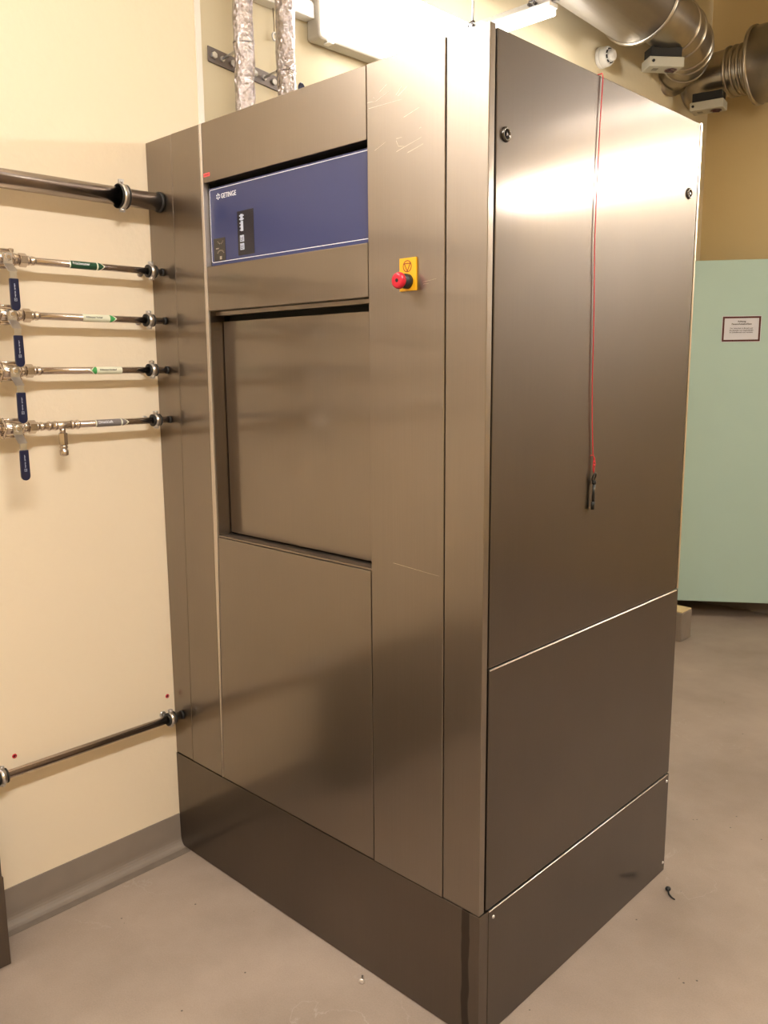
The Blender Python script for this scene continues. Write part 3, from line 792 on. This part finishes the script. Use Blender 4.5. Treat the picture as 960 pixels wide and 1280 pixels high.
# wall lamp: tub luminaire on the recessed wall
t = thing('wall_luminaire', 'glaring white tub luminaire on the wall behind the machine top', 'lamp', (XW, 1.3, 2.5), 'luminaires')
b = MB(); b.box(XW+.001, -.035, .675, 2.30, 2.495, 2.725, .012, 3); b.build('housing', plain('grey_lamp_housing', (.50, .47, .42), .4), t)
b = MB()
q = [(-.035, .690, 2.520), (-.035, .700, 2.508), (-.035, .715, 2.503), (-.035, 2.275, 2.503), (-.035, 2.285, 2.515), (-.035, 2.285, 2.705), (-.035, 2.275, 2.717), (-.035, .702, 2.717), (-.035, .690, 2.705)]
b.prism(q, (.045, 0, 0), .010, 3); part(b.build('diffuser', LAMP, t), 'glowing white diffuser')
for y in (.715, 1.0, 1.6):
    b = MB(); b.box(-.060, -.030, y, y+.02, 2.487, 2.4945, .002); b.build('clip', WHITE, t)
# strut channel on rods, with a slim batten lamp below it
t = thing('strut_channel', 'slotted strut channel hung on thin rods above the machine', 'strut', (.14, 1.40, 2.70))
b = MB(); b.box(XW+.001, .385, 1.388, 1.3905, 2.688, 2.709); b.box(XW+.001, .385, 1.4095, 1.412, 2.688, 2.709); b.box(XW+.001, .385, 1.388, 1.412, 2.688, 2.6905)
b.build('channel', ZINC, t)
for x, zt in ((.018, ZC-.001), (.290, 2.884)):
    b = MB(); b.cyl((x, 1.40, 2.691), (x, 1.40, zt), .0042, 12); b.build('rod', ZINC, t)
    b = MB(); b.box(x-.014, x+.014, 1.384, 1.416, 2.7095, 2.713); b.hexn((x, 1.40, 2.713), (x, 1.40, 2.722), .009); b.hexn((x+.012, 1.386, 2.70), (x+.012, 1.378, 2.70), .0065); b.hexn((x-.010, 1.386, 2.70), (x-.010, 1.378, 2.70), .0065); b.build('nut', plain('dark_nut', (.10, .09, .09), .35, .9), t)
t = thing('batten_luminaire', 'slim glowing batten lamp under the strut channel', 'lamp', (.12, 1.40, 2.66), 'luminaires')
b = MB(); b.box(-.09, .372, 1.375, 1.425, 2.672, 2.6875, .003); b.build('housing', WHITE, t)
b = MB(); b.box(-.085, .367, 1.378, 1.422, 2.650, 2.6715, .006, 2); part(b.build('diffuser', LAMPB, t), 'glowing white diffuser')
# alarm sounder on the recessed wall
t = thing('alarm_sounder', 'round white alarm sounder on the wall above the red cord', 'alarm', (XW, 2.528, 2.889))
c = (XW, 2.528, 2.889)
b = MB(); b.lathe([(0, .047), (.016, .047), (.018, .044)], c, (1, 0, 0), 40); b.build('base', WHITE, t)
b = MB(); b.lathe([(.0182, .043), (.020, .046), (.044, .044), (.050, .040)], c, (1, 0, 0), 40); b.build('housing', WHITE, t)
b = MB(); b.mat(RUBBER); b.lathe([(.0503, .034), (.055, .033)], c, (1, 0, 0), 32)
b.mat(WHITE); b.lathe([(.0552, .029), (.074, .024), (.078, .016)], c, (1, 0, 0), 32)
for k in range(10):
    a = 2*PI*k/10; b.obox((c[0]+.0525, c[1]+.036*math.cos(a), c[2]+.036*math.sin(a)), .010, .004, .004)
part(b.build('grille', WHITE, t), 'white cap over a dark grille')

# ------------------------------------------------------------------ ducts
def oriented(name, mat, parent, base, direc, fn):
    """mesh built along its own +y axis, then turned: keeps the ribs round the tube"""
    b = MB(); fn(b); b.local = True
    o = b.build(name, mat, parent)
    dv = Vector(direc).normalized()
    o.rotation_mode = 'QUATERNION'; o.rotation_quaternion = Vector((0, 1, 0)).rotation_difference(dv)
    o.location = Vector(base)-world_of(parent)
    return o
def sleeve(b, y0, y1, r): b.lathe([(y0, r), (y1, r)], (0, 0, 0), (0, 1, 0), 56, True, False)
P_E = Vector((.140, 3.020, 3.030))                 # middle of the elbow
d1v = Vector((.056, -1, .0)).normalized()          # towards the camera
RB, RS = .180, .122
t1 = thing('ventilation_duct', 'large ribbed round duct running overhead from the front, with elbow into the wall', 'duct', (.2, 2.5, 3.05), 'ventilation ducts')
ring1 = Vector((.153, 2.41, 3.045))
oriented('insulated_duct_section', DUCT, t1, ring1, d1v, lambda b: b.lathe([(0, RB-.012), (0, RB), (2.4, RB), (2.4, RB-.012)], (0, 0, 0), (0, 1, 0), 64, True, False))
oriented('end_ring', GALV, t1, ring1, -d1v, lambda b: b.lathe([(-.012, RB+.001), (-.010, RB+.009), (.006, RB+.009), (.008, RB-.002), (.030, RS+.035), (.034, RS+.012), (.10, RS+.010), (.102, RS)], (0, 0, 0), (0, 1, 0), 64, True, False))
# elbow: swept tube
pa = ring1 + (-d1v)*.06; pw = Vector((XW+.002, 3.235, 3.010))
path = []
pc = Vector((.158, 3.20, 3.030))
for k in range(25):
    f = k/24; path.append(pa*(1-f)**2 + pc*2*f*(1-f) + pw*f*f)
b = MB(); b.tube(path, RS, 48); b.build('elbow', GALV, t1)
for i in (6, 8, 12, 14, 18):
    dd = (path[i+1]-path[i-1]).normalized()
    b = MB(); b.lathe([(-.008, RS), (-.004, RS+.006), (.004, RS+.006), (.008, RS)], path[i], dd, 48, True, False); b.build('seam_bead', GALV, t1)
b = MB(); b.lathe([(0, RS+.022), (.012, RS+.022), (.014, RS+.004), (.03, RS+.002)], (XW+.001, 3.235, 3.010), path[-4]-path[-1], 48, True, False); b.build('wall_flange', GALV, t1)

t2 = thing('ventilation_duct', 'second round duct coming from the right, narrowing towards the wall', 'duct', (.3, 3.50, 3.0), 'ventilation ducts')
RS2, RB2 = .118, .188
cx2 = Vector((.235, 3.50, 3.0)); dx = Vector((1, 0, .02)).normalized()
oriented('insulated_duct_section', DUCT, t2, Vector((.262, 3.50, 3.0)), dx, lambda b: b.lathe([(0, RB2-.05), (0, RB2), (3.8, RB2), (3.8, RB2-.05)], (0, 0, 0), (0, 1, 0), 64, True, False))
oriented('end_ring', GALV, t2, Vector((.262, 3.50, 3.0)), dx, lambda b: b.lathe([(-.006, RS2), (-.006, RB2+.002), (-.004, RB2+.007), (.012, RB2+.007), (.014, RB2)], (0, 0, 0), (0, 1, 0), 64, True, False))
b = MB(); b.lathe([(0, RS2), (.35, RS2)], (XW+.001, 3.50, 2.993), dx, 48, True, False); b.build('pipe', GALV, t2)
for x in (.130, .165, .200, .225):
    b = MB(); b.lathe([(-.010, RS2), (-.006, RS2+.010), (.006, RS2+.010), (.010, RS2)], (x, 3.50, 2.998), dx, 48, True, False); b.build('collar', GALV, t2)
b = MB(); b.lathe([(0, RS2+.022), (.012, RS2+.022), (.014, RS2+.004), (.03, RS2+.002)], (XW+.001, 3.50, 2.993), dx, 48, True, False); b.build('wall_flange', GALV, t2)

# damper actuators
def damper(loc, rz, lab, rx=0):
    t = thing('damper_actuator', lab, 'actuator', loc, 'damper actuators'); t.rotation_euler = (rx, 0, rz); t.scale = (.9, .9, .9)
    def bl(b, n, m): b.local = True; return b.build(n, m, t)
    b = MB(); b.box(-.085, .085, -.045, .045, -.020, .030, .004, 2); part(bl(b, 'mounting_block', GAP), 'black mounting block')
    b = MB(); b.box(-.095, .095, -.055, .055, -.070, -.0205, .006, 2); bl(b, 'housing', BOXG)
    b = MB(); b.lathe([(0, .030), (.003, .032), (.003, .020), (.001, .018)], (.045, 0, -.0705), (0, 0, -1), 28, True, False)
    b.obox((.045, 0, -.076), .040, .012, .012, .5, .002); part(bl(b, 'adjusting_knob', plain('dark_maroon_knob', (.06, .02, .018), .4)), 'dark knob')
    b = MB(); b.box(-.060, -.030, -.020, .012, -.0718, -.0702, .0005); part(bl(b, 'scale_window', plain('grey_window', (.12, .11, .09), .3)), 'grey scale window')
    b = MB(); b.cyl((-.075, -.056, -.045), (-.075, -.062, -.045), .007); bl(b, 'cable_gland', GAP)
    return t
damper((.118, 2.73, 2.898), math.radians(50), 'grey actuator box with dark knob under the elbow of the first duct')
damper((.070, 3.37, 2.850), math.radians(10), 'grey actuator box with dark knob under the narrow pipe of the second duct')

# ------------------------------------------------------------------ key on a red cord
t = thing('hanging_key', 'black panel key hanging on a long red cord against the machine side', 'key', (W+.004, .386, H))
b = MB(); xs = W+.0035
pth = [(W-.06, .392, H+.0005), (W-.02, .390, H+.0012), (W+.0005, .388, H+.0015), (xs, .387, H-.006), (xs, .381, 1.95), (xs, .376, 1.80), (xs, .3755, 1.70), (xs, .381, 1.60), (xs, .384, 1.50),
       (xs, .3845, 1.42), (xs, .390, 1.33), (xs, .398, 1.255), (xs+.001, .401, 1.245), (xs+.001, .399, 1.225), (xs+.001, .401, 1.213)]
b.tube(pth, .0011, 8)
b.tube([(xs+.002, .402, 1.246), (xs+.002, .396, 1.251), (xs+.002, .388, 1.2525), (xs+.002, .384, 1.251)], .0008, 6)
b.tube([(xs+.002, .402, 1.246), (xs+.003, .405, 1.232), (xs+.002, .4025, 1.218), (xs+.002, .401, 1.206)], .0009, 6)
for z in (1.243, 1.236, 1.229): b.sphere((xs+.002, .4015, z), .0020)
part(b.build('cord', REDCORD, t), 'red cord')
b = MB()
b.tube([(xs+.004+.003*math.cos(a), .400+.0065*math.sin(a), 1.202+.009*math.cos(a)) for a in [2*PI*k/18 for k in range(18)]], .0020, 8, True)
b.sphere((xs+.004, .4015, 1.189), .0055); b.cyl((xs+.004, .4010, 1.189), (xs+.004, .3985, 1.140), .0032, 12); b.cyl((xs+.004, .3985, 1.146), (xs+.004, .3978, 1.128), .0045, 12)
b.build('key_shaft', plain('blackened_steel', (.02, .02, .018), .4, .6), t)

# ------------------------------------------------------------------ bits on the floor
t = thing('loose_screw', 'tiny shiny screw lying on the floor in front of the plinth', 'screw', (.838, -.036, 0))
b = MB(); b.cyl((.835, -.040, .0045), (.823, -.026, .0040), .0028, 12); b.build('shank', ZINC, t)
b = MB(); b.lathe([(0, .0025), (.001, .0068), (.004, .0066), (.006, .0040)], (.835, -.040, .0070), (.6, -.75, 0), 18); b.build('head', plain('pale_screw_head', (.8, .76, .74), .3, .7), t)
t = thing('black_plug', 'small black plug with a short tail on the floor behind the rear corner', 'plug', (1.208, .795, 0))
b = MB(); b.sphere((1.205, .800, .0065), .0075, (1, 1, .85)); b.build('head', RUBBER, t)
b = MB(); b.tube([(1.208, .794, .006), (1.217, .782, .003), (1.228, .775, .0025), (1.238, .772, .0025)], [.0026, .0024, .002, .0018], 8); b.build('tail', RUBBER, t)

# ------------------------------------------------------------------ lamps outside the frame
def tub(name, lab, c, sx, sy, mat, rods=True):
    t = thing(name, lab, 'lamp', c, 'luminaires')
    b = MB(); b.box(c[0]-sx/2, c[0]+sx/2, c[1]-sy/2, c[1]+sy/2, c[2]+.002, c[2]+.055, .008, 2); b.build('housing', WHITE, t)
    b = MB(); b.box(c[0]-sx/2+.008, c[0]+sx/2-.008, c[1]-sy/2+.008, c[1]+sy/2-.008, c[2]-.045, c[2]+.0015, .014, 2); part(b.build('diffuser', mat, t), 'glowing white diffuser')
    for s in (-.4, .4):
        b = MB(); b.cyl((c[0]+(sx*s if sx > sy else 0), c[1]+(sy*s if sy > sx else 0), c[2]+.055), (c[0]+(sx*s if sx > sy else 0), c[1]+(sy*s if sy > sx else 0), ZC-.001), .004, 10); b.build('rod', ZINC, t)
    return t
tub('ceiling_luminaire', 'hung white tub luminaire in front of the machine', (2.15, -1.05, 2.80), .16, 1.30, LAMPF)
def wall_tub(lab, box, face, out, mat):
    t = thing('wall_luminaire', lab, 'lamp', (box[0], box[2], box[4]), 'luminaires')
    b = MB(); b.box(*box, .010, 2); b.build('housing', WHITE, t)
    b = MB(); b.box(*out, .010, 2); part(b.build('diffuser', mat, t), 'glowing white diffuser')
wall_tub('white tub luminaire on the cream wall in front of the machine', (.001, .060, -2.10, -.72, 2.585, 2.775), 0, (.0605, .105, -2.085, -.735, 2.595, 2.765), LAMPW)
wall_tub('white tub luminaire on the ochre wall right of the far doorway', (2.15, 3.75, YB-.060, YB-.001, 2.525, 2.665), 0, (2.165, 3.735, YB-.105, YB-.0605, 2.535, 2.655), LAMPR)

# ------------------------------------------------------------------ camera and view
cam = bpy.data.cameras.new('camera'); co = bpy.data.objects.new('camera', cam); col.objects.link(co)
co.location = (2.12319, -1.29558, 1.44703)
co.rotation_mode = 'XYZ'; co.rotation_euler = (1.4024, .00749, .76278)
cam.sensor_fit = 'VERTICAL'; cam.sensor_height = 36; cam.sensor_width = 27; cam.lens = 1053.81*36/1280
cam.clip_start = .05; cam.clip_end = 50
scn.camera = co
w = bpy.data.worlds.new('World'); scn.world = w; w.use_nodes = True
w.node_tree.nodes['Background'].inputs[0].default_value = (.9, .85, .75, 1); w.node_tree.nodes['Background'].inputs[1].default_value = .02
vs = scn.view_settings
vs.view_transform = 'Standard'; vs.look = 'None'; vs.gamma = 1; vs.use_curve_mapping = False; vs.exposure = 0.0
